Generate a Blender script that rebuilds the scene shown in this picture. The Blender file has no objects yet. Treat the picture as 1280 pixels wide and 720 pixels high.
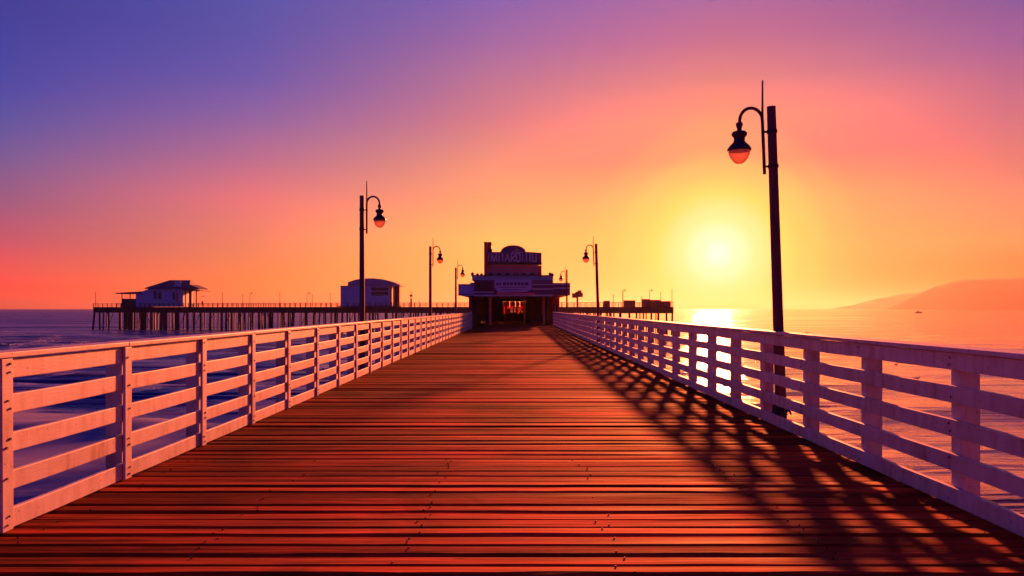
import bpy, math, random
from mathutils import Vector, Matrix, noise
R = math.radians
PI = math.pi
random.seed(11)
rnd = random.Random(5)
sc = bpy.context.scene
col = sc.collection

# ------------------------------------------------------------------ frame of the place
EYE = 1.45                     # eye height over the boards
SEA = -4.55                    # water level; boards of the near pier at z = 0
XL, XR = -3.31, 3.20           # inner faces of the two railings
SUN_AZ, SUN_EL = 15.3, 4.06    # where the disc stands
LAMP_AZ, LAMP_EL = 15.0, 11.2  # where the shadows say the light comes from

def s2l(c):
    c = c / 255.0
    return c / 12.92 if c <= 0.04045 else ((c + 0.055) / 1.055) ** 2.4
def rgb(r, g, b): return (s2l(r), s2l(g), s2l(b), 1.0)

# ------------------------------------------------------------------ mesh builder
class MB:
    def __init__(s): s.v = []; s.f = []; s.m = []; s.c = []; s.cur = 0.5
    def add(s, vs, fs, mi=0):
        n = len(s.v); s.v += [tuple(v) for v in vs]
        s.c += [s.cur] * len(vs)
        for f in fs: s.f.append(tuple(n + i for i in f)); s.m.append(mi)
    def box(s, x0, x1, y0, y1, z0, z1, mi=0, rot=None, piv=None):
        vs = [Vector(p) for p in ((x0,y0,z0),(x1,y0,z0),(x1,y1,z0),(x0,y1,z0),(x0,y0,z1),(x1,y0,z1),(x1,y1,z1),(x0,y1,z1))]
        if rot is not None:
            c = Vector(piv) if piv else Vector(((x0+x1)/2,(y0+y1)/2,(z0+z1)/2))
            vs = [rot @ (v - c) + c for v in vs]
        s.add(vs, ((0,3,2,1),(4,5,6,7),(0,1,5,4),(1,2,6,5),(2,3,7,6),(3,0,4,7)), mi)
    def tube(s, pts, rad, n=8, mi=0, cap=True):
        pts = [Vector(p) for p in pts]
        rr = rad if isinstance(rad, (list, tuple)) else [rad] * len(pts)
        rings = []; up = Vector((0.13, 0.97, 0.21)).normalized()
        for i, p in enumerate(pts):
            a = pts[max(i-1,0)]; b = pts[min(i+1,len(pts)-1)]
            d = (b - a).normalized()
            u = d.cross(up)
            if u.length < 0.05: u = d.cross(Vector((1,0,0)))
            u.normalize(); w = d.cross(u)
            rings.append([p + (u*math.cos(2*PI*k/n) + w*math.sin(2*PI*k/n)) * rr[i] for k in range(n)])
        vs = [v for r_ in rings for v in r_]; fs = []
        for i in range(len(pts)-1):
            for k in range(n):
                fs.append((i*n+k, i*n+(k+1)%n, (i+1)*n+(k+1)%n, (i+1)*n+k))
        if cap:
            fs.append(tuple(range(n-1,-1,-1))); fs.append(tuple((len(pts)-1)*n + k for k in range(n)))
        s.add(vs, fs, mi)
    def lathe(s, prof, c=(0,0,0), n=20, mi=0):
        vs = []; fs = []
        for r_, z in prof:
            for k in range(n):
                a = 2*PI*k/n; vs.append((c[0]+r_*math.cos(a), c[1]+r_*math.sin(a), c[2]+z))
        for i in range(len(prof)-1):
            for k in range(n):
                fs.append((i*n+k, i*n+(k+1)%n, (i+1)*n+(k+1)%n, (i+1)*n+k))
        fs.append(tuple(range(n-1,-1,-1))); fs.append(tuple((len(prof)-1)*n+k for k in range(n)))
        s.add(vs, fs, mi)
    def prism(s, poly, y0, y1, mi=0):      # polygon in x,z extruded along y
        n = len(poly)
        vs = [(x,y0,z) for x,z in poly] + [(x,y1,z) for x,z in poly]
        fs = [tuple(range(n)), tuple(range(2*n-1,n-1,-1))]
        fs += [((i+1)%n, i, n+i, n+(i+1)%n) for i in range(n)]
        s.add(vs, fs, mi)
    def build(s, name, mats, parent=None, loc=None, smooth=False, bevel=0, label=None):
        me = bpy.data.meshes.new(name); me.from_pydata(s.v, [], s.f)
        if not isinstance(mats, (list, tuple)): mats = [mats]
        for m in mats: me.materials.append(m)
        me.polygons.foreach_set('material_index', s.m)
        at = me.attributes.new('rnd', 'FLOAT', 'POINT'); at.data.foreach_set('value', s.c)
        me.validate(); me.update()
        import bmesh
        bm = bmesh.new(); bm.from_mesh(me); bmesh.ops.recalc_face_normals(bm, faces=bm.faces); bm.to_mesh(me); bm.free()
        if smooth:
            me.polygons.foreach_set('use_smooth', [True]*len(me.polygons))
            try: me.set_sharp_from_angle(angle=R(38))
            except Exception: pass
        o = bpy.data.objects.new(name, me); col.objects.link(o)
        if parent: o.parent = parent
        if loc: o.location = loc
        if bevel:
            b = o.modifiers.new('bevel', 'BEVEL'); b.width = bevel; b.segments = 2; b.limit_method = 'ANGLE'
        if label: o['label'] = label
        return o

def tag(o, label=None, cat=None, group=None, kind=None):
    if label: o['label'] = label
    if cat: o['category'] = cat
    if group: o['group'] = group
    if kind: o['kind'] = kind
    return o
def thing(name, loc, label, cat, group=None, rz=0):
    o = bpy.data.objects.new(name, None); col.objects.link(o)
    o.location = loc; o.rotation_euler = (0,0,rz); o.empty_display_size = 0.2
    return tag(o, label, cat, group)
def copy_tree(o, parent=None):
    c = o.copy(); col.objects.link(c)
    if parent: c.parent = parent
    for ch in list(o.children): copy_tree(ch, c)
    return c
def at(px, py, Y):              # where a pixel of the 1280x720 photograph lies at distance Y
    return Vector(((px-645)/924*Y, Y, EYE - (py-386)/924*Y))

# ------------------------------------------------------------------ materials
def newmat(name):
    m = bpy.data.materials.new(name); m.use_nodes = True
    nt = m.node_tree; nt.nodes.clear()
    out = nt.nodes.new('ShaderNodeOutputMaterial'); bs = nt.nodes.new('ShaderNodeBsdfPrincipled')
    nt.links.new(bs.outputs[0], out.inputs[0])
    return m, nt, bs, out
def N(nt, t, **kw):
    n = nt.nodes.new(t)
    for k, v in kw.items():
        if k.startswith('i_'):
            key = k[2:]; key = int(key) if key.isdigit() else key
            n.inputs[key].default_value = v
        else: setattr(n, k, v)
    return n
def ramp(nt, stops, interp='LINEAR'):
    n = nt.nodes.new('ShaderNodeValToRGB'); cr = n.color_ramp; cr.interpolation = interp
    while len(cr.elements) > 1: cr.elements.remove(cr.elements[-1])
    cr.elements[0].position = stops[0][0]; cr.elements[0].color = stops[0][1]
    for p, c in stops[1:]:
        e = cr.elements.new(p); e.color = c
    return n
def g(v): return (v, v, v, 1)
def coords(nt, scale, rot=(0,0,0)):
    tc = N(nt, 'ShaderNodeTexCoord'); mp = N(nt, 'ShaderNodeMapping')
    mp.inputs['Scale'].default_value = scale; mp.inputs['Rotation'].default_value = rot
    nt.links.new(tc.outputs['Object'], mp.inputs[0]); return mp.outputs[0]
def noise_n(nt, vec, scale, detail=4, rough=.55, dist=0):
    n = N(nt, 'ShaderNodeTexNoise'); n.inputs['Scale'].default_value = scale; n.inputs['Detail'].default_value = detail
    n.inputs['Roughness'].default_value = rough; n.inputs['Distortion'].default_value = dist
    nt.links.new(vec, n.inputs['Vector']); return n.outputs['Fac']
def mix(nt, fac, a, b, mode='MIX'):
    n = N(nt, 'ShaderNodeMix', data_type='RGBA', blend_type=mode)
    for v, i in ((fac, 0), (a, 6), (b, 7)):
        if isinstance(v, (int, float)): n.inputs[i].default_value = v
        elif isinstance(v, tuple): n.inputs[i].default_value = v
        else: nt.links.new(v, n.inputs[i])
    return n.outputs[2]
def math_n(nt, op, a, b=None, c=None, clamp=False):
    n = N(nt, 'ShaderNodeMath', operation=op); n.use_clamp = clamp
    for i, v in enumerate((a, b, c)):
        if v is None: continue
        if isinstance(v, (int, float)): n.inputs[i].default_value = v
        else: nt.links.new(v, n.inputs[i])
    return n.outputs[0]

def mat_deck():
    m, nt, bs, out = newmat('weathered_deck_boards'); L = nt.links.new
    v = coords(nt, (0.35, 9, 9)); fine = coords(nt, (1.6, 55, 55)); iso = coords(nt, (1, 1, 1))
    at_ = N(nt, 'ShaderNodeAttribute', attribute_name='rnd')
    tc = N(nt, 'ShaderNodeTexCoord'); cmb = N(nt, 'ShaderNodeCombineXYZ'); sep = N(nt, 'ShaderNodeSeparateXYZ')
    L(tc.outputs['Object'], sep.inputs[0])
    offx = math_n(nt, 'MULTIPLY_ADD', at_.outputs['Fac'], 37.0, sep.outputs[0])
    L(offx, cmb.inputs[0]); L(math_n(nt, 'MULTIPLY_ADD', at_.outputs['Fac'], 11.0, sep.outputs[1]), cmb.inputs[1]); L(sep.outputs[2], cmb.inputs[2])
    mp = N(nt, 'ShaderNodeMapping'); mp.inputs['Scale'].default_value = (0.9, 26, 26); L(cmb.outputs[0], mp.inputs[0])
    mp2 = N(nt, 'ShaderNodeMapping'); mp2.inputs['Scale'].default_value = (0.5, 7, 7); L(cmb.outputs[0], mp2.inputs[0])
    grain = noise_n(nt, mp.outputs[0], 1.0, 7, .68, .6)
    band = noise_n(nt, mp2.outputs[0], 1.0, 4, .55, .3)
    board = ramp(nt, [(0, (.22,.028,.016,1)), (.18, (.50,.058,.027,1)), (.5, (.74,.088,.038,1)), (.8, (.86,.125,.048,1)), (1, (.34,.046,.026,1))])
    L(at_.outputs['Fac'], board.inputs[0])
    gr = ramp(nt, [(.28, g(.15)), (.44, g(.52)), (.56, g(1.05)), (.8, g(1.45))]); L(grain, gr.inputs[0])
    c1 = mix(nt, 1.0, board.outputs[0], gr.outputs[0], 'MULTIPLY')
    br = ramp(nt, [(.30, g(.42)), (.48, g(.95)), (.7, g(1.25))]); L(band, br.inputs[0])
    c2 = mix(nt, .85, c1, br.outputs[0], 'MULTIPLY')
    stain = noise_n(nt, iso, .55, 5, .6, .8)
    sr = ramp(nt, [(.34, g(.30)), (.50, g(.95)), (.72, g(1.15))]); L(stain, sr.inputs[0])
    c3 = mix(nt, .8, c2, sr.outputs[0], 'MULTIPLY')
    # knots
    vo = N(nt, 'ShaderNodeTexVoronoi'); vo.inputs['Scale'].default_value = 1.0
    mp3 = N(nt, 'ShaderNodeMapping'); mp3.inputs['Scale'].default_value = (1.5, 5.2, 5.2); L(cmb.outputs[0], mp3.inputs[0]); L(mp3.outputs[0], vo.inputs['Vector'])
    kr = ramp(nt, [(.04, g(.15)), (.085, g(1))]); L(vo.outputs['Distance'], kr.inputs[0])
    c4 = mix(nt, .8, c3, kr.outputs[0], 'MULTIPLY')
    # the walked lane down the middle is cleaner, the margins grimy, with shade painted over the left side
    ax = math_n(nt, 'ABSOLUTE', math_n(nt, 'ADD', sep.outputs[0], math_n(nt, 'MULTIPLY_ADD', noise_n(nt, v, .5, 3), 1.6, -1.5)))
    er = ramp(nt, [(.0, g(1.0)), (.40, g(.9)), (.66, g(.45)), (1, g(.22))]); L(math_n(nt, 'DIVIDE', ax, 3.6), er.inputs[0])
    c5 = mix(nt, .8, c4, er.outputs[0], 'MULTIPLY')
    L(c5, bs.inputs['Base Color'])
    rr = ramp(nt, [(.3, g(.66)), (.7, g(.95))]); L(band, rr.inputs[0]); L(rr.outputs[0], bs.inputs['Roughness'])
    bs.inputs['Specular IOR Level'].default_value = .05; bs.inputs['Specular Tint'].default_value = (1,.45,.32,1)
    b = N(nt, 'ShaderNodeBump'); b.inputs['Strength'].default_value = .7; b.inputs['Distance'].default_value = .007
    L(math_n(nt, 'ADD', grain, math_n(nt, 'MULTIPLY', band, .8)), b.inputs['Height']); L(b.outputs[0], bs.inputs['Normal'])
    return m

def mat_paint(name, base=(.66,.62,.64), dirt=(.33,.22,.17), amt=.75, rough=.5):
    m, nt, bs, out = newmat(name); L = nt.links.new
    at_ = N(nt, 'ShaderNodeAttribute', attribute_name='rnd')
    iso = coords(nt, (1,1,1)); ver = coords(nt, (7,7,1.1))
    n1 = noise_n(nt, iso, 2.3, 6, .62, .3); n2 = noise_n(nt, ver, 1.6, 5, .6); n3 = noise_n(nt, iso, 34, 3, .5)
    f = math_n(nt, 'MULTIPLY', math_n(nt, 'ADD', n1, n2), .5)
    r1 = ramp(nt, [(.38, g(1)), (.46, g(.45)), (.55, g(.12)), (.62, g(0))]); L(f, r1.inputs[0])
    c = mix(nt, math_n(nt, 'MULTIPLY', r1.outputs[0], amt), (*base, 1), (*dirt, 1))
    tone = ramp(nt, [(0, g(.86)), (1, g(1.0))]); L(at_.outputs['Fac'], tone.inputs[0])
    c = mix(nt, 1.0, c, tone.outputs[0], 'MULTIPLY')
    chip = ramp(nt, [(.30, g(1)), (.325, g(0))]); L(n3, chip.inputs[0])
    c = mix(nt, math_n(nt, 'MULTIPLY', chip.outputs[0], .8), c, (.20,.12,.08,1))
    L(c, bs.inputs['Base Color']); bs.inputs['Roughness'].default_value = rough
    bs.inputs['Specular IOR Level'].default_value = .35
    b = N(nt, 'ShaderNodeBump'); b.inputs['Strength'].default_value = .35; b.inputs['Distance'].default_value = .004
    L(noise_n(nt, coords(nt, (3,3,30)), 3, 5), b.inputs['Height']); L(b.outputs[0], bs.inputs['Normal'])
    return m

def mat_simple(name, c, rough=.6, metal=0, var=.3, scale=3, spec=.4, stretch=(1,1,1)):
    m, nt, bs, out = newmat(name); L = nt.links.new
    n1 = noise_n(nt, coords(nt, stretch), scale, 5, .6, .2)
    at_ = N(nt, 'ShaderNodeAttribute', attribute_name='rnd')
    n1 = math_n(nt, 'ADD', n1, math_n(nt, 'MULTIPLY_ADD', at_.outputs['Fac'], .3, -.15))
    r = ramp(nt, [(.25, (c[0]*(1-var), c[1]*(1-var), c[2]*(1-var), 1)), (.75, (c[0]*(1+var*.6), c[1]*(1+var*.6), c[2]*(1+var*.6), 1))])
    L(n1, r.inputs[0]); L(r.outputs[0], bs.inputs['Base Color'])
    bs.inputs['Roughness'].default_value = rough; bs.inputs['Metallic'].default_value = metal
    bs.inputs['Specular IOR Level'].default_value = spec
    b = N(nt, 'ShaderNodeBump'); b.inputs['Strength'].default_value = .4; b.inputs['Distance'].default_value = .01
    L(noise_n(nt, coords(nt, stretch), scale*8, 3), b.inputs['Height']); L(b.outputs[0], bs.inputs['Normal'])
    return m

def mat_glass_globe():
    m, nt, bs, out = newmat('frosted_lamp_glass'); L = nt.links.new
    tr = N(nt, 'ShaderNodeBsdfTranslucent'); tr.inputs[0].default_value = (.85,.62,.55,1)
    tp = N(nt, 'ShaderNodeBsdfTransparent'); tp.inputs[0].default_value = (.8,.45,.42,1)
    bs.inputs['Base Color'].default_value = (.7,.5,.45,1); bs.inputs['Roughness'].default_value = .25
    m1 = N(nt, 'ShaderNodeMixShader'); m1.inputs[0].default_value = .45; L(tr.outputs[0], m1.inputs[1]); L(bs.outputs[0], m1.inputs[2])
    m2 = N(nt, 'ShaderNodeMixShader'); m2.inputs[0].default_value = .45; L(m1.outputs[0], m2.inputs[1]); L(tp.outputs[0], m2.inputs[2])
    L(m2.outputs[0], out.inputs[0]); return m

def mat_window():
    m, nt, bs, out = newmat('window_glass')
    bs.inputs['Base Color'].default_value = (.02,.02,.03,1); bs.inputs['Roughness'].default_value = .08
    bs.inputs['Specular IOR Level'].default_value = .8
    return m

def mat_glow_sheet():  # translucent red sheet, added to imitate the red glow in the doorway
    m, nt, bs, out = newmat('red_glow_sheet')
    tr = N(nt, 'ShaderNodeBsdfTranslucent'); tr.inputs[0].default_value = (.28,.02,.028,1)
    bs.inputs['Base Color'].default_value = (.6,.05,.05,1)
    mx = N(nt, 'ShaderNodeMixShader'); mx.inputs[0].default_value = .35
    nt.links.new(tr.outputs[0], mx.inputs[1]); nt.links.new(bs.outputs[0], mx.inputs[2]); nt.links.new(mx.outputs[0], out.inputs[0])
    return m

def mat_sea():
    m, nt, bs, out = newmat('sea_water'); L = nt.links.new
    tc = N(nt, 'ShaderNodeTexCoord'); sep = N(nt, 'ShaderNodeSeparateXYZ'); L(tc.outputs['Object'], sep.inputs[0])
    X, Y = sep.outputs[0], sep.outputs[1]
    bs.inputs['IOR'].default_value = 1.42
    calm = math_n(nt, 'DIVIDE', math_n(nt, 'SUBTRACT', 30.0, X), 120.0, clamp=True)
    glow_tint = ramp(nt, [(0, (.34,.05,.075,1)), (.22, (.20,.035,.07,1)), (.42, (.008,.022,.30,1))]); L(calm, glow_tint.inputs[0]); L(glow_tint.outputs[0], bs.inputs['Base Color'])  # reflected sky painted into the water colour: coral glow right, blue left
    paw1 = noise_n(nt, coords(nt, (.0035,.030,1), (0,0,R(-3))), 1.0, 7, .68, .4); paw2 = noise_n(nt, coords(nt, (.03,.20,1), (0,0,R(3))), 1.0, 5, .6, .5)
    pr = ramp(nt, [(.44, g(0)), (.60, g(1))]); L(math_n(nt, 'MULTIPLY_ADD', paw2, .45, math_n(nt, 'MULTIPLY', paw1, .58)), pr.inputs[0])
    L(math_n(nt, 'MULTIPLY_ADD', pr.outputs[0], math_n(nt, 'MULTIPLY_ADD', calm, .22, .085), math_n(nt, 'MULTIPLY_ADD', calm, .22, .03)), bs.inputs['Roughness'])
    calm = math_n(nt, 'MULTIPLY_ADD', calm, .94, .06)
    swell = noise_n(nt, coords(nt, (.012, .055, 1), (0,0,R(6))), 1.0, 3, .5, .6)
    chop = noise_n(nt, coords(nt, (.10, .42, 1), (0,0,R(-5))), 1.0, 5, .62, .7)
    rip = noise_n(nt, coords(nt, (.9, 3.2, 1), (0,0,R(4))), 1.0, 4, .6, .4)
    far = noise_n(nt, coords(nt, (.0012, .010, 1)), 1.0, 5, .6, .3)
    b0 = N(nt, 'ShaderNodeBump'); L(calm, b0.inputs['Strength']); b0.inputs['Distance'].default_value = 26.0; L(far, b0.inputs['Height'])
    b1 = N(nt, 'ShaderNodeBump'); L(calm, b1.inputs['Strength']); b1.inputs['Distance'].default_value = 8.0; L(swell, b1.inputs['Height']); L(b0.outputs[0], b1.inputs['Normal'])
    b2 = N(nt, 'ShaderNodeBump'); L(math_n(nt, 'MULTIPLY_ADD', calm, .9, .10), b2.inputs['Strength']); b2.inputs['Distance'].default_value = .9; L(chop, b2.inputs['Height']); L(b1.outputs[0], b2.inputs['Normal'])
    b3 = N(nt, 'ShaderNodeBump'); L(math_n(nt, 'MULTIPLY_ADD', calm, .7, .30), b3.inputs['Strength']); b3.inputs['Distance'].default_value = .06; L(rip, b3.inputs['Height']); L(b2.outputs[0], b3.inputs['Normal'])
    L(b3.outputs[0], bs.inputs['Normal'])
    # foam: the washed sheet beside the left of the pier, streaks in the surf
    wob = noise_n(nt, coords(nt, (.06,.12,1)), 1.0, 5, .6, .5)
    yy = math_n(nt, 'ADD', Y, math_n(nt, 'MULTIPLY_ADD', wob, 30.0, -15.0))
    mL = math_n(nt, 'MULTIPLY', math_n(nt, 'SUBTRACT', 1.0, math_n(nt, 'SMOOTH_MAX' if False else 'GREATER_THAN', yy, 46.0)), math_n(nt, 'LESS_THAN', X, -4.0))
    e = math_n(nt, 'DIVIDE', math_n(nt, 'SUBTRACT', 47.0, yy), 3.0, clamp=True)
    side = math_n(nt, 'DIVIDE', math_n(nt, 'SUBTRACT', -2.0, X), 5.0, clamp=True)
    sheet = math_n(nt, 'MULTIPLY', e, side)
    st = noise_n(nt, coords(nt, (.035,.16,1), (0,0,R(3))), 1.0, 7, .66, 1.0)
    sr = ramp(nt, [(.53, g(0)), (.60, g(.95))]); L(st, sr.inputs[0])
    near = math_n(nt, 'DIVIDE', math_n(nt, 'SUBTRACT', 190.0, Y), 60.0, clamp=True)
    stk = math_n(nt, 'MULTIPLY', math_n(nt, 'MULTIPLY', sr.outputs[0], near), math_n(nt, 'MULTIPLY_ADD', calm, .85, .15))
    tex = noise_n(nt, coords(nt, (.5,.9,1)), 1.0, 6, .65, .6)
    tr = ramp(nt, [(.3, g(.70)), (.6, g(1))]); L(tex, tr.inputs[0])
    fm = math_n(nt, 'MULTIPLY', math_n(nt, 'MAXIMUM', math_n(nt, 'MULTIPLY', sheet, .92), math_n(nt, 'MULTIPLY', stk, .55)), tr.outputs[0], clamp=True)
    fo = N(nt, 'ShaderNodeBsdfPrincipled'); fo.inputs['Base Color'].default_value = (.22,.22,.40,1); fo.inputs['Roughness'].default_value = .7
    ms = N(nt, 'ShaderNodeMixShader'); L(fm, ms.inputs[0]); L(bs.outputs[0], ms.inputs[1]); L(fo.outputs[0], ms.inputs[2])
    L(ms.outputs[0], out.inputs[0])
    return m

M = dict(
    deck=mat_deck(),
    white=mat_paint('white_railing_paint'),
    pole=mat_simple('dark_timber_pole', (.12,.035,.05), .5, 0, .4, 2, .4, (6,6,.6)),
    iron=mat_simple('dark_painted_iron', (.045,.03,.06), .4, .3, .3, 20),
    glass=mat_glass_globe(),
    nail=mat_simple('rusty_nail', (.05,.02,.015), .6, .5, .3, 30),
    pile=mat_simple('wet_timber_pile', (.045,.028,.035), .6, 0, .5, 1.5, .4, (3,3,.5)),
    beam=mat_simple('tarred_beam', (.035,.022,.03), .7, 0, .4, 1.2),
    wallv=mat_simple('pale_clapboard', (.60,.60,.70), .6, 0, .15, 1.5),
    wallr=mat_simple('red_board_cladding', (.85,.22,.22), .6, 0, .25, 1.0, .4, (.4,1,5)),
    wallred=mat_simple('red_trim_paint', (.62,.09,.08), .5, 0, .2, 2),
    dark=mat_simple('dark_stained_wood', (.05,.035,.045), .6, 0, .4, 1.5, .3, (4,4,.6)),
    roof=mat_simple('dark_shingles', (.13,.10,.17), .7, 0, .35, 4, .3, (1,1,6)),
    signd=mat_simple('dark_sign_panel', (.13,.08,.17), .5, 0, .25, 2),
    signl=mat_simple('pale_violet_sign_panel', (.58,.50,.80), .5, 0, .15, 2),
    letter=mat_simple('pale_sign_letters', (.75,.66,.80), .5, 0, .15, 4),
    gull=mat_simple('gull_feathers', (.28,.26,.28), .8, 0, .4, 8),
    hull=mat_simple('dark_hull_paint', (.06,.05,.08), .5, 0, .2, 2),
    hill=mat_simple('coastal_hill_scrub', (.26,.13,.09), .95, 0, .35, .004),
    window=mat_window(),
    pavroof=mat_simple('mauve_roof_sheet', (.40,.32,.42), .6, 0, .15, 1),
    added_glow_sheet=mat_glow_sheet(),
    skin=mat_simple('skin', (.38,.22,.16), .6, 0, .1, 4),
    cloth=mat_simple('dark_jacket_cloth', (.06,.05,.09), .9, 0, .2, 8),
    trouser=mat_simple('trouser_cloth', (.04,.04,.06), .9, 0, .2, 8),
    hair=mat_simple('dark_hair', (.02,.015,.012), .8, 0, .2, 8),
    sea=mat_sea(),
)

# ------------------------------------------------------------------ sea
def make_sea():
    rs = [0.5]; r = 6.0
    while r < 60000:
        rs.append(r); r *= 1.032 if r < 400 else 1.09
    rs.append(60000)
    A = [i*1.0 for i in range(-180, -60, 3)] + [i*.4 for i in range(-150, 150)] + [i*1.0 for i in range(60, 180, 3)]
    vs = []; fs = []
    for r in rs:
        for a in A:
            x = r*math.sin(R(a)); y = r*math.cos(R(a)); z = 0
            k = max(0, 1 - r/330.0)
            if k > 0 and r > 2:
                w = noise.noise(Vector((x*.03, y*.05, 0)))
                lf = 2.3 if x < -4 else .8
                z = lf*(.20*math.sin(y*.42 + x*.05 + 3.2*w) + .12*math.sin(y*.81 - x*.11 + 2*w + 1.3) + .16*noise.noise(Vector((x*.11, y*.28, 3)))) * k
                if r > 110: z *= max(0, (330-r)/220)
            vs.append((x, y, z))
    n = len(A)
    for i in range(len(rs)-1):
        for j in range(n):
            fs.append((i*n+j, i*n+(j+1)%n, (i+1)*n+(j+1)%n, (i+1)*n+j))
    fs.append(tuple(range(n-1,-1,-1)))
    mb = MB(); mb.add(vs, fs)
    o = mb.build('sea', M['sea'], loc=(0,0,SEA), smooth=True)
    return tag(o, kind='structure')
make_sea()

# ------------------------------------------------------------------ near pier deck
def deck_boards(mb, y0, y1, xl, xr, pitch=.19, detail=True, zf=lambda y: 0):
    y = y0
    while y < y1:
        w = pitch * rnd.uniform(.93, 1.06); gap = rnd.uniform(.012, .030) + (.014 if rnd.random() < .15 else 0)
        mb.cur = rnd.random()
        nx = 26 if y < 9 else (12 if y < 24 else 3)
        if not detail: nx = 1
        a = xl - rnd.uniform(0, .10); b = xr + rnd.uniform(0, .10)
        th = .055; ew = rnd.uniform(.014,.042); dz = rnd.uniform(-.009, .009); ph = rnd.uniform(0, 100); tilt = rnd.uniform(-.05, .05)
        bow = rnd.uniform(-.006, .006)
        vs = []
        for i in range(nx+1):
            x = a + (b-a)*i/nx
            j0 = noise.noise(Vector((x*1.1+ph, ph, 0)))*.008; j1 = noise.noise(Vector((x*1.1+ph, ph, 9)))*.008
            zz = zf(y) + dz + noise.noise(Vector((x*.6+ph, 3, ph)))*.004
            yb = y + bow*math.sin(PI*i/nx)
            ya, yc = yb + gap/2 + j0, yb + w - gap/2 + j1; tl = tilt*w/2
            e = ew*(1+.5*noise.noise(Vector((x*2.3+ph, 5, ph))))
            vs += [(x, ya, zz-th), (x, ya, zz-.016-tl), (x, ya+e*.35, zz-.0065-tl), (x, ya+e, zz-tl), (x, yc-.012, zz+tl), (x, yc, zz-.010+tl), (x, yc, zz-th)]
        fs = []
        for i in range(nx):
            o = i*7; p = o+7
            for k in range(6): fs.append((o+k, o+k+1, p+k+1, p+k))
            fs.append((o+6, o, p, p+6))
        fs.append((6,5,4,3,2,1,0)); fs.append(tuple(nx*7+k for k in range(7)))
        mb.add(vs, fs)
        if detail and y < 7:
            for jx in (-3.1, -1.9, -.65, .6, 1.85, 3.05):
                for q in (.28, .72):
                    if rnd.random() < .55: continue
                    cx = jx + rnd.uniform(-.06,.06); cy = y + w*q + rnd.uniform(-.01,.01)
                    zt = zf(y)+dz+.0085; n = 6; r_ = .0055
                    mb.add([(cx+r_*math.cos(2*PI*k/n), cy+r_*math.sin(2*PI*k/n), zt) for k in range(n)] + [(cx, cy, zt+.001)] + [(cx+r_*math.cos(2*PI*k/n), cy+r_*math.sin(2*PI*k/n), zt-.03) for k in range(n)],
                           [(k, (k+1)%n, n) for k in range(n)] + [(n+1+k, n+1+(k+1)%n, (k+1)%n, k) for k in range(n)], 1)
        y += w
END = 75.0
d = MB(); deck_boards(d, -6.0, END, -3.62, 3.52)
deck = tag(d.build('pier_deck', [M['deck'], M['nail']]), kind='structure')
# the framing below the boards
b = MB()
for x in (-3.1, -1.9, -.65, .6, 1.85, 3.05): b.box(x-.06, x+.06, -6, END, -.36, -.058)
b.build('joists', M['beam'], deck)
for i, y in enumerate(range(-4, 78, 6)):
    c = MB(); c.box(-3.75, 3.65, y-.15, y+.15, -.68, -.362); c.build('cap_beam', M['beam'], deck)
    for x in (-3.1, -1.0, 1.0, 3.0):
        p = MB(); p.tube([(x*1.03, y, -9), (x, y, -.682)], [.18,.15], 10); p.build('pile', M['pile'], deck, smooth=True)

# ------------------------------------------------------------------ railings
ROWS = [(.012,.142), (.262,.388), (.514,.640), (.764,.890), (1.000,1.128)]
def railing(side, posts, span, label, first):
    x0 = XL if side < 0 else XR
    s = side
    root = thing('white_railing', (x0, 0, 0), label, 'railing', 'white railings along the pier')
    def X(a, b): return (min(s*a, s*b), max(s*a, s*b))
    for i, y in enumerate(posts):
        m = MB(); m.cur = rnd.random()
        xa, xb = X(.045, .185); tw = rnd.uniform(-.02, .02)
        m.box(xa, xb, y+(.02 if side < 0 else -.065), y+(.15 if side < 0 else .065), -.36, 1.128, rot=Matrix.Rotation(tw*.3, 3, 'Y'))
        m.build('post', M['white'], root, bevel=.006 if y < 22 else 0)
        if side < 0:                                   # joint covers on the inner face
            m = MB(); m.cur = rnd.random()
            xa, xb = X(-.026, -.002)
            m.box(xa, xb, y-.055, y+.05, -.0+.012, 1.126, rot=Matrix.Rotation(tw*.4, 3, 'X'))
            m.build('batten', M['white'], root, bevel=.004 if y < 22 else 0)
    ys = [first] + posts[span-1::span] + ([posts[-1]] if posts[-1] not in posts[span-1::span] else [])
    for k in range(len(ys)-1):
        a, b_ = ys[k], ys[k+1]
        for (z0, z1) in ROWS:
            m = MB(); m.cur = rnd.random(); j = [rnd.uniform(-.005,.005) for _ in range(4)]
            xa, xb = X(.002, .041)
            vs = []
            n = 6
            for i in range(n+1):
                y = a+.003 + (b_-a-.006)*i/n; t = i/n
                sag = -.004*math.sin(PI*((t*span) % 1)) ; wx = noise.noise(Vector((y*.9, z0*7, side)))*.0018
                dz = j[0]*(1-t)+j[1]*t+sag
                for (xx, zz) in ((xa,z0),(xb,z0),(xb,z1),(xa,z1)): vs.append((xx+wx, y, zz+dz))
            fs = [(0,1,2,3), tuple(n*4+q for q in (3,2,1,0))]
            for i in range(n):
                for q in range(4): fs.append((i*4+q, (i+1)*4+q, (i+1)*4+(q+1)%4, i*4+(q+1)%4))
            m.add(vs, fs); m.build('rail_board', M['white'], root, bevel=.005 if a < 20 else 0)
        m = MB(); m.cur = rnd.random(); xa, xb = X(-.03, .20)
        m.box(xa, xb, a+.002, b_-.002, 1.131, 1.168, rot=Matrix.Rotation(rnd.uniform(-.012,.012), 3, 'Y'))
        m.build('cap_board', M['white'], root, bevel=.006 if a < 20 else 0)
    return root
left_posts = [1.78, 3.28, 4.78, 6.27, 7.80, 9.27, 10.73, 12.28]
while left_posts[-1] < 52.4: left_posts.append(left_posts[-1]+1.5)
right_posts = [1.2, 2.62, 4.03, 5.45, 6.89, 8.30, 9.77, 11.15, 12.5, 13.85]
while right_posts[-1] < 63.5: right_posts.append(right_posts[-1]+1.45)
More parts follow.
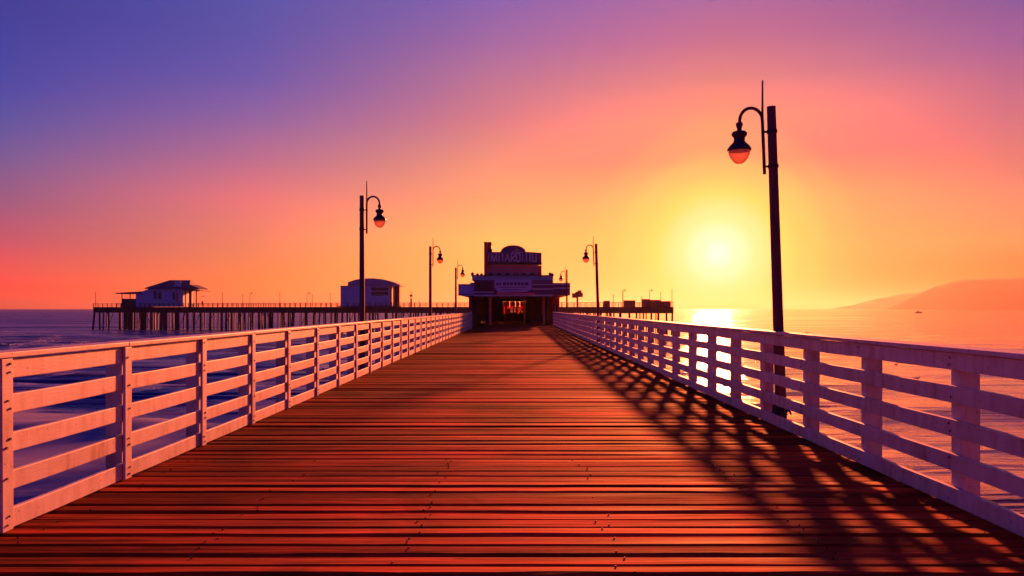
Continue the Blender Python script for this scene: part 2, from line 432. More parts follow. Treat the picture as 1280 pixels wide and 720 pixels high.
rl = railing(-1, left_posts, 2, 'white board railing glowing orange along the left edge of the boardwalk', -1.0)
rr_ = railing(1, right_posts, 3, 'white board railing in violet shade along the right edge, below the sun', -1.0)
# end post of the left railing, by the building
m = MB(); m.box(-.06,.14, 53.3,53.5, -.3,1.25); m.build('end_post', M['white'], rl)
# rusty bolts
def bolts(root, side, posts):
    for y in posts:
        if not (2 < y < 14): continue
        for (z0, z1) in ROWS:
            for q in (.3, .72):
                if rnd.random() < .25: continue
                m = MB(); z = z0 + (z1-z0)*q; yy = y + rnd.uniform(-.02,.02); x = (.026 if side < 0 else -.0022)
                m.tube([(x-.004, yy, z), (x+.004*(1 if side<0 else -1)+(0.004 if side<0 else -.002), yy, z)], rnd.uniform(.006,.010), 8)
                m.build('bolt', M['nail'], root)
bolts(rl, -1, left_posts); bolts(rr_, 1, right_posts)

# ------------------------------------------------------------------ lamp posts
def lamp_post(x, y, arm, label, lean=0.0, top=4.02, w=.066):
    """timber pole with pipe gooseneck; arm +1 reaches towards +x, -1 towards -x; local origin at deck level"""
    root = thing('lamp_post', (x, y, 0), label, 'lamp post', 'lamp posts lining the pier')
    s = arm
    def lx(z): return lean*(1 - z/top)                  # leans: foot displaced, top at local x=0
    p = MB(); p.tube([(lx(-1.6), 0, -1.6), (lx(0),0,0), (lx(2),0,2), (0,0,top)], [w*1.12, w*1.08, w*.96, w*.84], 14)
    p.build('pole', M['pole'], root, smooth=True)
    px = s*(w + .045)
    q = MB(); pts = []
    q.tube([(px+lx(3.1)*.9,0,3.16), (px,0,3.82)], .021, 8)
    r_ = .145; cx = px + s*r_
    arc = [(px,0,3.82)] + [(cx - s*r_*math.cos(t), 0, 3.84 + r_*1.12*math.sin(t)) for t in [PI*k/12 for k in range(1, 12)]] + [(cx + s*r_, 0, 3.84), (cx + s*r_*1.03, 0, 3.80)]
    q.tube(arc, .021, 8)
    q.build('gooseneck_arm', M['iron'], root, smooth=True)
    q = MB(); q.tube([(px,0,3.75),(px,0,4.33)], [.017,.010], 6); q.lathe([(0,0),(.014,.01),(.012,.025),(.0,.04)], (px,0,4.32), 8); q.build('finial_rod', M['iron'], root, smooth=True)
    for z in (3.26, 3.70):
        q = MB(); q.tube([(lx(z)+s*w*.5,0,z),(px+s*.012+lx(z)*.5,0,z)], .014, 6)
        q.lathe([(w*1.0,0),(w*1.03,.005),(w*1.03,.04),(w*1.0,.045)], (lx(z),0,z-.02), 14)
        q.build('bracket', M['iron'], root, smooth=True)
    lc = (cx + s*r_*1.03, 0, 0)
    q = MB(); q.lathe([(.020,3.82),(.040,3.815),(.045,3.79),(.036,3.76),(.028,3.73),(.032,3.715),(.085,3.70),(.098,3.675),(.092,3.65),(.070,3.625),(.068,3.59),(.078,3.565),(.115,3.53),(.146,3.49),(.150,3.465),(.138,3.455)], lc, 24)
    shade = q.build('lamp_shade', M['iron'], root, smooth=True)
    q = MB(); q.lathe([(.134,3.456),(.130,3.42),(.112,3.375),(.085,3.335),(.055,3.305),(.035,3.297),(.0,3.293)], lc, 24)
    q.build('glass_globe', M['glass'], root, smooth=True)
    return root
L1 = lamp_post(-3.50, 16.8, 1, 'nearest lamp post on the left, dark pole behind the orange railing', 0.0, 4.02, .062)
L2 = lamp_post(-3.50, 30.2, 1, 'middle lamp post of the left row, halfway to the building', 0.0, 4.0, .062)
L3 = lamp_post(-3.50, 43.0, 1, 'farthest lamp post of the left row, beside the building canopy', 0.0, 3.85, .062)
R1 = lamp_post(3.24+.0, 9.40, -1, 'tallest nearest lamp post, leaning pole right of the setting sun', .13, 4.02, .066)
R2 = lamp_post(3.24, 29.6, -1, 'middle lamp post of the right row, left of the sun', .12, 4.05, .062)
R3 = lamp_post(3.44, 50.0, -1, 'farthest lamp post of the right row, in front of the canopy end', 0.0, 4.1, .062)
# R1 and R2 stand just outside the boards: put their feet clear of the railing
for l_, dx in ((R1, .22), (R2, .22)): l_.location.x += 0
# clamp and rope at the foot of the nearest right pole
R1.location.x = at(964, 0, 9.4).x; R2.location.x = at(745, 0, 29.6).x
c = MB()
for k in range(5): c.lathe([(.085,0),(.098,.008),(.098,.018),(.085,.026)], (.11,0,.10+.028*k), 14)
pts = [(.11+.11*math.cos(t*.9)-.05*t*.1, -.09+.02*math.sin(t*3), .12+.05*math.sin(t*1.7)) for t in [k*.4 for k in range(16)]]
c.tube(pts, .014, 6); c.build('rope_lashing', M['iron'], R1, smooth=True)

# ------------------------------------------------------------------ pier building
BY = 65.0
def bx(px): return (px-645)/924*BY
def bz(py): return EYE-(py-386)/924*BY
bld = thing('pier_building', (0, BY, 0), 'two storey building with stepped canopy and arched rooftop sign closing the boardwalk', 'building')
def bb(name, px0, px1, py0, py1, y0, y1, mat, bevel=0, parent=None, label=None):
    m = MB(); m.box(bx(px0), bx(px1), y0, y1, bz(py1), bz(py0)); return m.build(name, mat, parent or bld, bevel=bevel, label=label)
zt = bz(371)
# platform
m = MB(); deck_boards(m, -1.0, 24, -5.6, -3.75, .19, False); deck_boards(m, -1.0, 24, 3.65, 5.2, .19, False)
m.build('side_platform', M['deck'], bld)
m = MB()
for x in (-5.3, 4.9):
    for y in (1, 8, 15, 22): m.tube([(x, y, -9), (x, y, -.06)], .16, 8)
m.build('platform_piles', M['pile'], bld)
# ground floor: side walls, inner posts, back wall with a doorway, ceiling
wl, wr = bx(590), bx(687)
m = MB(); m.box(wl, wl+.22, 0, 19.7, .003, zt); m.box(wr-.22, wr, 0, 19.7, .003, zt)
bk = 16.0
m.box(wl+.222, bx(645)-1.45, bk, bk+.2, .003, zt); m.box(bx(645)+1.05, wr-.222, bk, bk+.2, .003, zt)
m.box(bx(645)-1.448, bx(645)+1.048, bk, bk+.2, 2.25, zt)
m.build('wall', M['dark'], bld)
m = MB(); m.box(wl, wr, -.05, 20, zt+.002, zt+.1); m.build('ceiling', M['dark'], bld)
for i, px in enumerate((594, 606, 612.5, 621, 656, 665, 673, 680, 685)):
    m = MB(); x = bx(px); yy = (0.15, 2.6, .5, 4, 4, .5, 2.2, .4, .1)[i]; w = (.14,.09,.12,.08,.09,.12,.08,.10,.09)[i]
    m.box(x-w, x+w, yy, yy+2*w, .003, zt-.002); m.build('porch_post', [M['wallr'] if i in (2,4,7) else M['dark']], bld, bevel=.01)
for px in (628.5, 658):                         # open door leaves
    m = MB(); x = bx(px); m.box(x-.03, x+.03, bk-1.1, bk-.02, .02, 2.2); m.build('door', M['wallred'], bld)
for x in (-1.0, -.3, .55):
    m = MB(); m.box(x-.07, x+.07, bk+3, bk+3.12, .02, 2.6); m.build('passage_post', M['dark'], bld)
m = MB(); m.box(bx(645)-1.9, bx(645)+1.5, bk+1.0, bk+1.6, .02, 1.05); m.build('added_dark_block', M['dark'], bld)  # box added to darken the lower part of the doorway
for x, h in ((-1.35,1.75),(-.75,1.5),(.15,1.85),(.85,1.6)):  # upright panels added to darken the passage
    m = MB(); m.box(x-.12, x+.12, bk+.6, bk+.75, .02, h); m.build('added_dark_panel', M['dark'], bld)
for a_, b_, z_ in ((-1.44,-.72,.9),(-.66,-.12,1.5),(-.02,.34,.9),(.50,1.02,1.2)):  # red sheets added so that the doorway glows red against the sky
    m = MB(); n_ = 10
    v0 = [(bx(645)+a_+(b_-a_)*k/n_, bk+.25+.03*math.sin(k*2.1), z) for z in (z_, 2.24) for k in range(n_+1)]
    m.add(v0, [(k, k+1, n_+2+k, n_+1+k) for k in range(n_)]); m.build('added_glow_sheet', M['added_glow_sheet'], bld)
# benches and clutter at the entrance
for x, s_ in ((-3.2, 1), (-2.5, 1), (2.2, 1)):
    m = MB(); m.box(x-.3, x+.3, .9, 1.4, .45, .5); m.box(x-.3, x+.3, 1.36, 1.42, .5, .95)
    for a in (-.26, .26): m.box(x+a-.03, x+a+.03, .95, 1.35, .004, .448)
    m.build('entrance_bench', M['dark'], bld)
# side bays under the canopy
m = MB(); m.box(bx(692), bx(702), 3.0, 14, .0, zt-.003); m.build('side_bay', M['wallred'], bld)
m = MB(); m.box(bx(693.2), bx(695.5), 2.95, 2.998, .9, 1.9); m.box(bx(697), bx(700.5), 2.95, 2.998, .9, 1.9); m.build('window', M['window'], bld)
m = MB(); m.box(bx(584), bx(588.5), 2.0, 13, .0, zt-.003); m.build('side_bay', M['wallred'], bld)
# stepped canopy
cz0 = bz(371.2)
def fascia(px0, px1, py_top, py_bot, y0, y1, mat=M['wallv']):
    m = MB(); m.box(bx(px0), bx(px1), y0, y1, bz(py_bot), bz(py_top)); return m
m = fascia(574.5, 593.9, 356.5, 369.5, -1.6, 14); m.build('canopy', M['signd'], bld, bevel=.03)
m = MB(); m.box(bx(576), bx(593.5), -1.66, -1.604, bz(368), bz(358)); m.build('canopy_panel', M['signl'], bld, bevel=.02)
m = fascia(594.1, 690, 351, 371, -2.0, 14.5); m.build('canopy', M['signd'], bld, bevel=.03)
m = fascia(690.2, 711, 356, 369.5, -1.6, 14); m.build('canopy', M['signd'], bld, bevel=.03)
for (a, b_, c_, d_, yy) in ((594.3, 690, 369.0, 370.8, -2.06), (594.3, 618, 365.2, 366.4, -2.05), (665, 690, 361.4, 362.8, -2.05), (665, 690, 356.0, 357.0, -2.05), (690.4, 711, 360.2, 361.6, -1.66), (690.4, 711, 355.2, 356.4, -1.68), (574.5, 594, 369.0, 370.2, -1.67), (574.5, 594, 355.8, 357, -1.68)):
    m = MB(); m.box(bx(a), bx(b_), yy, yy+.055, bz(d_), bz(c_)); m.build('trim_board', M['wallv'], bld)
m = MB(); m.box(bx(596), bx(617), -2.08, -2.003, bz(364.5), bz(353)); m.build('menu_board', M['dark'], bld)
m = MB(); m.box(bx(690.5), bx(711), -1.2, 13, bz(355.1), bz(354.2)); m.build('canopy_roof', M['roof'], bld)
# hanging light sign with cut lower corner
P = [(619,351.5),(664,351.0),(664,362),(658,365.5),(624,366.5),(619,360)]
m = MB(); m.prism([(bx(a), bz(b_)) for a, b_ in P][::-1], -2.24, -2.10); sg = m.build('entrance_sign', M['signl'], bld)
m = MB()
for (a, b_, z_) in ((621,623.6,354.6),(624.6,627.2,354.6),(629,633,354),(634,637,354),(638,641.5,354),(642.5,646,354),(647,650,354),(651,654.5,354),(655.5,660,354)):
    m.box(bx(a), bx(b_), -2.262, -2.242, bz(357.6), bz(z_))
m.box(bx(624), bx(657), -2.262, -2.242, bz(360.4), bz(359.6)); m.box(bx(628), bx(652), -2.262, -2.242, bz(363.4), bz(362.6))
m.build('sign_lettering', M['signd'], sg)
m = MB(); m.box(bx(622), bx(668), -2.12, -2.003, bz(369.0), bz(366.6)); m.build('sign_lower_strip', M['wallr'], bld)
# upper parapet box
m = fascia(590.5, 691, 345.2, 350.9, -.6, 13); m.build('parapet', M['wallv'], bld)
m = MB(); m.box(bx(589.5), bx(692), -.8, 13.2, bz(345.1), bz(344.2)); m.build('parapet_cap', M['roof'], bld)
for px in (590.8, 597, 602, 687.5, 690):
    m = MB(); h = 4.2 if px in (590.8, 687.5) else 2.8
    m.lathe([(.05,0),(.13,.05),(.14,h/14.2*.6),(.04,h/14.2*.8),(.02,h/14.2)], (bx(px), -.2, bz(344.2)), 8); m.build('finial', M['dark'], bld)
# red upper storey
m = MB(); m.box(bx(606.2), bx(673), .4, 10, bz(344.1), bz(331)); m.build('upper_storey', M['wallr'], bld)
m = MB(); m.box(bx(673.2), bx(677.5), .9, 9, bz(344.1), bz(331)); m.build('upper_corner', M['wallred'], bld)
for py in (333, 336.4, 339.6):
    m = MB(); m.box(bx(606.5), bx(673), .34, .397, bz(py+.6), bz(py)); m.build('batten_strip', M['wallv'], bld)
for k in range(6):
    m = MB(); a = 611+10.3*k; m.box(bx(a), bx(a+5.5), .33, .398, bz(343.6), bz(340.4)); m.build('window', M['window'], bld)
# roof sign
m = MB(); m.box(bx(606.5), bx(677.3), 0.0, .5, bz(330.9), bz(328.2)); m.build('sign_base', M['dark'], bld)
pts = [(607,328.2),(677,328.2),(677,316),(668,315.2),(657,314.6)]
pts += [(641.5+14.5*math.cos(t), 315-7.6*math.sin(t)) for t in [PI*k/14 for k in range(1,14)]]
pts += [(626,314.8),(607,314.8)]
m = MB(); m.prism([(bx(a), bz(b_)) for a, b_ in pts][::-1], .08, .42); rs = m.build('roof_sign', M['signd'], bld)
m = MB()
inn = [(641.5+14.5*k_*math.cos(t), 315-7.6*k_*math.sin(t)) for t in [PI*k/16 for k in range(17)] for k_ in (1.0,)]
out_ = [(641.5+15.6*math.cos(t), 314.8-8.4*math.sin(t)) for t in [PI*k/16 for k in range(17)]]
for i in range(16):
    q = [inn[i], inn[i+1], out_[i+1], out_[i]]; m.prism([(bx(a), bz(b_)) for a, b_ in q], .02, .48)
m.build('arch_rim', M['roof'], rs)
m = MB(); m.box(bx(640), bx(654), .03, .078, bz(315.6), bz(314.6)); m.tube([(bx(643.5),.05,bz(313.8)), (bx(646),.05,bz(311.6)), (bx(648.6),.05,bz(313.4))], .03, 6); m.build('arch_emblem', M['letter'], rs)
# big upright letters
def strokes(x, w, ch):
    t, b_ = 316.8, 326.6; o = []
    def v(a): o.append(((a,t),(a,b_)))
    if ch == 'I': v(x+w*.5)
    if ch == 'N': v(x); v(x+w); o.append(((x,t),(x+w,b_)))
    if ch == 'M': v(x); v(x+w); o.append(((x,t),(x+w/2,b_))); o.append(((x+w,t),(x+w/2,b_)))
    if ch == 'A': o.append(((x,b_),(x+w/2,t))); o.append(((x+w,b_),(x+w/2,t))); o.append(((x+w*.2,323),(x+w*.8,323)))
    if ch == 'R': v(x); o.append(((x,t),(x+w,t+1))); o.append(((x+w,t+1),(x+w,t+4))); o.append(((x+w,t+4),(x,t+5))); o.append(((x+w*.3,t+5),(x+w,b_)))
    if ch == 'O': v(x); v(x+w); o.append(((x,t),(x+w,t))); o.append(((x,b_),(x+w,b_)))
    if ch == 'U': v(x); v(x+w); o.append(((x,b_),(x+w,b_)))
    return o
m = MB(); xx = 609.5
for ch, w in (('I',3),('M',6),('I',2.5),('I',2.5),('A',5.5),('R',4.5),('O',4.5),('I',2.6),('I',2.6),('I',2.6),('U',4.4)):
    for (a, c1) in strokes(xx, w, ch):
        A_ = Vector((bx(a[0]), .05, bz(a[1]))); B_ = Vector((bx(c1[0]), .05, bz(c1[1])))
        m.tube([A_, B_], .052, 4)
    xx += w + 2.0
m.build('roof_sign_letters', M['letter'], rs)
# tower at the left
m = MB(); m.box(bx(605.2), bx(609.5), -.2, 3.0, bz(344.1), bz(303.6)); m.box(bx(609.6), bx(614), .52, 3.2, bz(331), bz(304.6)); m.build('tower', M['wallred'], bld)
m = MB(); m.box(bx(604.7), bx(614.4), -.3, 3.1, bz(303.5), bz(302.8)); m.box(bx(610), bx(615), .45, 1.2, bz(314.6), bz(310.5)); m.build('tower_cap', M['dark'], bld)
m = MB(); m.box(wl-.3, wr+.3, 2, 20.2, zt+.11, bz(351.5)-.05); m.build('roof_deck', M['roof'], bld)

# ------------------------------------------------------------------ connecting pier beyond the building
m = MB(); deck_boards(m, 0, 118, -3.2, 3.2, .6, False, lambda y: y/118*1.9)
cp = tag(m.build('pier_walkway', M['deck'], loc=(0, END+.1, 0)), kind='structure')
m = MB()
for y in range(4, 118, 7):
    for x in (-2.9, 0, 2.9): m.tube([(x, y, -9), (x, y, y/118*1.9-.06)], .17, 8)
m.build('piles', M['pile'], cp)
m = MB()
for y in range(18, 118, 3):
    for x in (-3.1, 3.1): m.box(x-.06, x+.06, y-.06, y+.06, y/118*1.9, y/118*1.9+1.1)
for x in (-3.1, 3.1):
    for h in (.4, .75, 1.08):
        m.add([(x-.03,17,17/118*1.9+h-.06),(x+.03,17,17/118*1.9+h-.06),(x+.03,17,17/118*1.9+h),(x-.03,17,17/118*1.9+h),(x-.03,118,1.9+h-.06),(x+.03,118,1.9+h-.06),(x+.03,118,1.9+h),(x-.03,118,1.9+h)],
              [(0,1,2,3),(7,6,5,4),(0,4,5,1),(1,5,6,2),(2,6,7,3),(3,7,4,0)])
m.build('walkway_railing', M['white'], cp)

# ------------------------------------------------------------------ distant cross pier
A0 = Vector((at(116,0,213).x, 213, 0)); B0 = Vector((at(842,0,178).x, 178, 0))
dirv = (B0-A0).normalized(); nrm = Vector((-dirv.y, dirv.x, 0)); LEN = (B0-A0).length
ang = math.atan2(dirv.y, dirv.x)
DZ = 1.95
fp = thing('distant_pier', (A0.x, A0.y, SEA), 'long dark timber pier on many piles crossing the sea behind the building', 'pier', rz=ang)
zd = DZ - SEA                                        # deck height in the thing's own frame
m = MB()
m.box(0, LEN, 0, 9, zd-.18, zd); m.build('deck', M['beam'], fp)
m = MB(); m.box(.05, LEN-.05, .1, .5, zd-1.6, zd-.182); m.box(.05, LEN-.05, 8.4, 8.8, zd-1.5, zd-.182); m.box(.05, LEN-.05, 4.3, 4.6, zd-.8, zd-.182)
m.build('beam', M['beam'], fp)
m = MB()
k = 0
def pxu(px):                                          # pixel column -> distance along the pier
    t = (px-645)/924
    return (A0.y*t - A0.x) / (dirv.x - dirv.y*t)
x = .15
while x < LEN:
    m.box(x-.06, x+.06, .02, .14, zd+.001, zd+1.1); m.box(x-.06, x+.06, 8.86, 8.98, zd+.001, zd+1.1); x += 1.55
for h, t in ((1.08,.08),(.72,.06),(.40,.06)):
    m.box(0, LEN, -.02, .016, zd+h-t, zd+h); m.box(0, LEN, 8.985, 9.02, zd+h-t, zd+h)
m.build('railing', M['beam'], fp)
npile = 96
for i in range(npile):
    u = .3 + (LEN-.6)*i/(npile-1) + rnd.uniform(-.45,.45)*(0 if i in (0, npile-1) else 1)
    r_ = rnd.uniform(.17,.28); ra = rnd.uniform(-.25,.25); yy = .3 + (rnd.choice((0,0,1.9)))
    m = MB(); m.cur = rnd.random()
    if i == 0: ra = .9; 
    m.tube([(u-ra, yy-rnd.uniform(0,.3), -4), (u, yy, zd-1.603 if yy < 1 else zd-.2)], [r_*1.15, r_], 7); m.build('pile', M['pile'], fp)
m = MB()
for i in range(150):
    u = .6 + (LEN-1.2)*(i+.5)/150 + rnd.uniform(-.5,.5); yy = rnd.choice((4.45, 8.6, 8.6, 6.5)); r_ = rnd.uniform(.13,.2)
    if u > pxu(770) and i % 2: continue
    m.tube([(u+rnd.uniform(-.3,.3), yy, -4), (u, yy, zd-1.503 if yy > 8 else zd-.85)], r_, 6)
rp = m.build('rear_piles', M['pile'], fp); rp['kind'] = 'stuff'
for i in range(22):
    u = 5 + LEN*.62*i/22 + rnd.uniform(-.5,.5); s_ = rnd.choice((-1,1)); m = MB()
    m.tube([(u, .75, 1.2+rnd.uniform(0,.5)), (u+s_*rnd.uniform(1.6,2.6), .75, zd-.3)], .09, 5); m.build('cross_brace', M['pile'], fp)
# heavier pile clusters under the kiosk
for px in (163, 178, 205, 222):
    u = pxu(px); m = MB()
    for q in range(3): m.tube([(u+q*.5-.5+rnd.uniform(-.2,.2), -.1, -4), (u+q*.42-.45, -.1, zd-.2)], .24, 7)
    m.build('pile_cluster', M['pile'], fp)
def fpw(px, v, z=0):                                  # world point on the distant deck
    u = pxu(px); p = A0 + dirv*u + nrm*v; return Vector((p.x, p.y, DZ + z))

# thin posts along the distant pier
def thin_pole(px, ytop, label, lamp=False, r_=.09, v=.35):
    p = fpw(px, v); h = EYE - (ytop-386)/924*p.y - DZ
    root = thing('pier_pole', p, label, 'pole', 'thin poles along the distant pier')
    m = MB(); m.tube([(0,0,.0),(0,0,h)], [r_, r_*.75], 7); m.build('pole', M['dark'], root)
    m = MB()
    if lamp: m.tube([(0,0,h-.15),(.25,0,h+.12),(.55,0,h+.05)], .04, 5); m.lathe([(.05,.1),(.22,-.08),(.12,-.28),(0,-.3)], (.55,0,h), 8); m.build('lamp_head', M['dark'], root)
    else: m.lathe([(r_,0),(r_*1.7,.05),(r_*1.2,.16),(0,.22)], (0,0,h), 8); m.build('pole_cap', M['dark'], root)
    return root
for px, yt, lb, lamp in (
    (118.5, 365.5, 'thin pole at the far left end of the distant pier, left of the kiosk', False),
    (277, 367, 'first thin pole right of the kiosk on the distant pier', False),
    (302.5, 369, 'left one of a close pair of thin poles on the distant pier', False),
    (311.5, 366, 'right one of a close pair of thin poles on the distant pier', True),
    (349, 366, 'lone thin pole midway between the kiosk and the nearest left lamp post', False),
    (383, 366, 'taller pole with a shorter one close on its right, on the distant pier', True),
    (389.5, 369, 'shorter pole just right of a taller one on the distant pier', False),
    (412, 367, 'thin pole just left of the boxy pavilion on the distant pier', False),
    (766.5, 369, 'thin pole right of the middle right lamp post, left of a thicker one', False),
    (778.5, 362.5, 'thick lamp pole on the right arm of the distant pier', True),
    (802, 372, 'shortest thin pole on the right arm of the distant pier', False),
    (812, 362.5, 'tall pole on the right arm, second tall one from the seaward end', True),
    (826, 366, 'slim pole between the last two tall ones on the right arm', False),
    (840, 362.5, 'pole at the very end of the right arm, nearest the sun', False),
    (523.5, 377, 'stubby pole just left of the middle left lamp post on the distant pier', False)):
    thin_pole(px, yt, lb, lamp, .13 if px == 778.5 else .08)

# coin telescope like stand at x=513
p = fpw(513, .5)
root = thing('harbour_beacon', p, 'slender stepped beacon between the pavilion and the middle left lamp post', 'beacon')
m = MB(); m.tube([(0,0,0),(0,0,2.2)], .22, 8); m.build('base', M['dark'], root)
m = MB(); m.tube([(0,0,2.203),(0,0,4.2)], [.1,.06], 8); m.build('mast', M['dark'], root)
m = MB(); m.lathe([(.05,0),(.34,.1),(.36,.45),(.2,.6),(0,.7)], (0,0,2.6), 10); m.build('lantern', M['dark'], root)
# board sign stand
p = fpw(721, 1.0)
root = thing('sign_post', p, 'dark post carrying a cluster of square boards right of the building', 'sign')
m = MB(); m.box(-.22,.22,-.15,.15,0,3.6); m.build('post', M['dark'], root)
for (x, z, w, h) in ((-.72,2.3,.62,1.1),(.62,2.5,.75,1.0),(.5,3.55,.5,.55),(-.1,3.2,.45,.5)):
    m = MB(); m.box(x-w, x+w, -.24, -.155, z-.1, z+h); m.build('sign_board', M['wallred'], root)
# clutter along the right arm: low boxes / bins
for i, (px, w, h, lb) in enumerate(((757,.8,1.5,'dark storage box left of the thin poles on the right arm'),(786,1.4,1.6,'long storage locker behind the thick pole on the right arm'),
        (806.5,.9,1.9,'tall storage box left of the second tall pole on the right arm'),(817,1.5,1.7,'wide storage locker right of the second tall pole on the right arm'),(831,1.3,1.4,'low storage locker near the seaward end of the right arm'))):
    p = fpw(px, 2.6); root = thing('storage_locker', p, lb, 'locker', 'lockers on the right arm of the distant pier')
    m = MB(); m.box(-w, w, -.5, .5, 0, h-.12); m.build('body', M['wallred'], root, bevel=.03)
    m = MB(); m.box(-w-.06, w+.06, -.56, .56, h-.118, h); m.build('lid', M['dark'], root, bevel=.02)

# kiosk at the left end
kc = fpw(197, 4.5)
S = kc.y/924
kio = thing('pier_kiosk', kc, 'pale kiosk with wide hipped roof at the left end of the distant pier', 'kiosk')
def kx(px): return (px-197)*S
def kz(py): return EYE-(py-386)*S-DZ
m = MB(); m.prism([(kx(a), kz(b_)) for a, b_ in ((172,383.3),(222,383.3),(222,361.5),(180,361.5),(172,364.5))], -3.4, 3.2); m.build('wall', M['wallv'], kio)
m = MB(); m.box(kx(186), kx(189.8), -3.44, -3.404, kz(374), kz(364)); m.build('door', M['hull'], kio)
for a, b_ in ((191.5,195.5),(199.5,207.5),(209,212)):
    m = MB(); m.box(kx(a), kx(b_), -3.44, -3.404, kz(374.5), kz(365.5)); m.build('window', M['window'] if a != 199.5 else M['signl'], kio)
m = MB(); m.box(kx(213.5), kx(216), -3.45, -3.404, kz(378), kz(366)); m.build('trim_panel', M['wallred'], kio)
# roof solid: eave ring to ridge
def hip(x0, x1, rx0, rx1, y0, y1, z0, z1, th=.25):
    m = MB()
    vs = [(x0,y0,z0-th),(x1,y0,z0-th),(x1,y1,z0-th),(x0,y1,z0-th),(x0,y0,z0),(x1,y0,z0),(x1,y1,z0),(x0,y1,z0),(rx0,(y0+y1)/2-.6,z1),(rx1,(y0+y1)/2-.6,z1),(rx1,(y0+y1)/2+.6,z1),(rx0,(y0+y1)/2+.6,z1)]
    m.add(vs, [(3,2,1,0),(0,1,5,4),(1,2,6,5),(2,3,7,6),(3,0,4,7),(4,5,9,8),(5,6,10,9),(6,7,11,10),(7,4,8,11),(8,9,10,11)])
    return m
hip(kx(176.5), kx(231), kx(200), kx(226), -4.2, 4.0, kz(360.4), kz(350.3)).build('roof', M['roof'], kio)
m = MB(); m.prism([(kx(a), kz(b_)) for a, b_ in ((222,363.4),(243,364.6),(243,363.4),(222,361.4))], -3.8, 3.6); m.build('veranda_canopy', M['roof'], kio)
m = MB(); m.prism([(kx(a), kz(b_)) for a, b_ in ((229,356.0),(241,360.6),(240.6,361.8),(229,359.6))], -3.0, 3.0); m.build('awning', M['roof'], kio)
m = MB(); m.prism([(kx(a), kz(b_)) for a, b_ in ((212.5,358.5),(221,359),(221,352.6),(214,352.2))], -4.32, -4.0); m.build('dormer_sign', M['wallv'], kio)
m = MB(); m.prism([(kx(a), kz(b_)) for a, b_ in ((139.5,367.6),(172,366.8),(172,364.6),(139.5,366.4))], -3.6, 3.3); m.build('porch_roof', M['roof'], kio)
m = MB(); m.box(kx(163), kx(171.9), -3.0, 3.0, .003, kz(366.9)); m.build('wing', M['wallv'], kio)
m = MB(); m.box(kx(145), kx(163), -2.6, 2.6, .003, kz(373.5)); m.build('low_wing', M['hull'], kio)
for px in (224.5, 230, 231.5, 238):
    m = MB(); m.tube([(kx(px), -3.2, 0), (kx(px), -3.2, kz(363.6))], .16 if px != 230 else .25, 7); m.build('veranda_post', M['dark'], kio)
for px in (146, 156):
    m = MB(); m.tube([(kx(px), -3.0, 0), (kx(px), -3.0, kz(367.5))], .12, 7); m.build('porch_post', M['dark'], kio)

# pavilion further right on the distant pier
pc = fpw(457, 4.5); S2 = pc.y/924
pav = thing('pier_pavilion', pc, 'boxy pale pavilion with low curved roof behind the nearest left lamp post', 'pavilion')
def vx(px): return (px-457)*S2
def vz(py): return EYE-(py-386)*S2-DZ
m = MB(); m.box(vx(431), vx(481), -3.6, 3.4, .003, vz(357)); m.build('wall', M['wallv'], pav)
m = MB(); m.box(vx(420.5), vx(430.9), -3.2, 3.2, .003, vz(358.5)); m.build('side_wing', M['wallv'], pav)
m = MB(); m.box(vx(420), vx(431.2), -3.4, 3.3, vz(358.4), vz(357.6)); m.build('wing_roof', M['roof'], pav)
rf = [(430.5,357.5),(430.5,353.4),(440,350.2),(452,348.8),(462,348.6),(474,350),(486,353.2),(494.5,357),(494.5,357.9)]
m = MB(); m.prism([(vx(a), vz(b_)) for a, b_ in rf][::-1], -4.2, 4.0); m.build('roof', M['pavroof'], pav)
m = MB(); m.box(vx(459), vx(479.5), -3.65, -3.603, vz(369.5), vz(359.8)); m.build('window', M['window'], pav)
m = MB(); m.box(vx(458), vx(480), -3.72, -3.655, vz(364.8), vz(364)); m.build('window_rail', M['wallv'], pav)
m = MB(); m.box(vx(435), vx(448), -3.65, -3.603, vz(372), vz(360.5)); m.build('shutter', M['signl'], pav)
for px in (482.5, 486, 492.5):
    m = MB(); m.box(vx(px)-.18, vx(px)+.18, -3.3, -3.0, .003, vz(357.95)); m.build('corner_post', M['wallr'], pav)
m = MB(); m.box(vx(484), vx(491), -1, 2.8, .003, vz(358)); m.build('glazed_corner', M['window'], pav)
m = MB(); m.box(vx(418), vx(496), -4.1, -3.9, vz(383.5), vz(382.4)); m.build('ledge', M['roof'], pav)

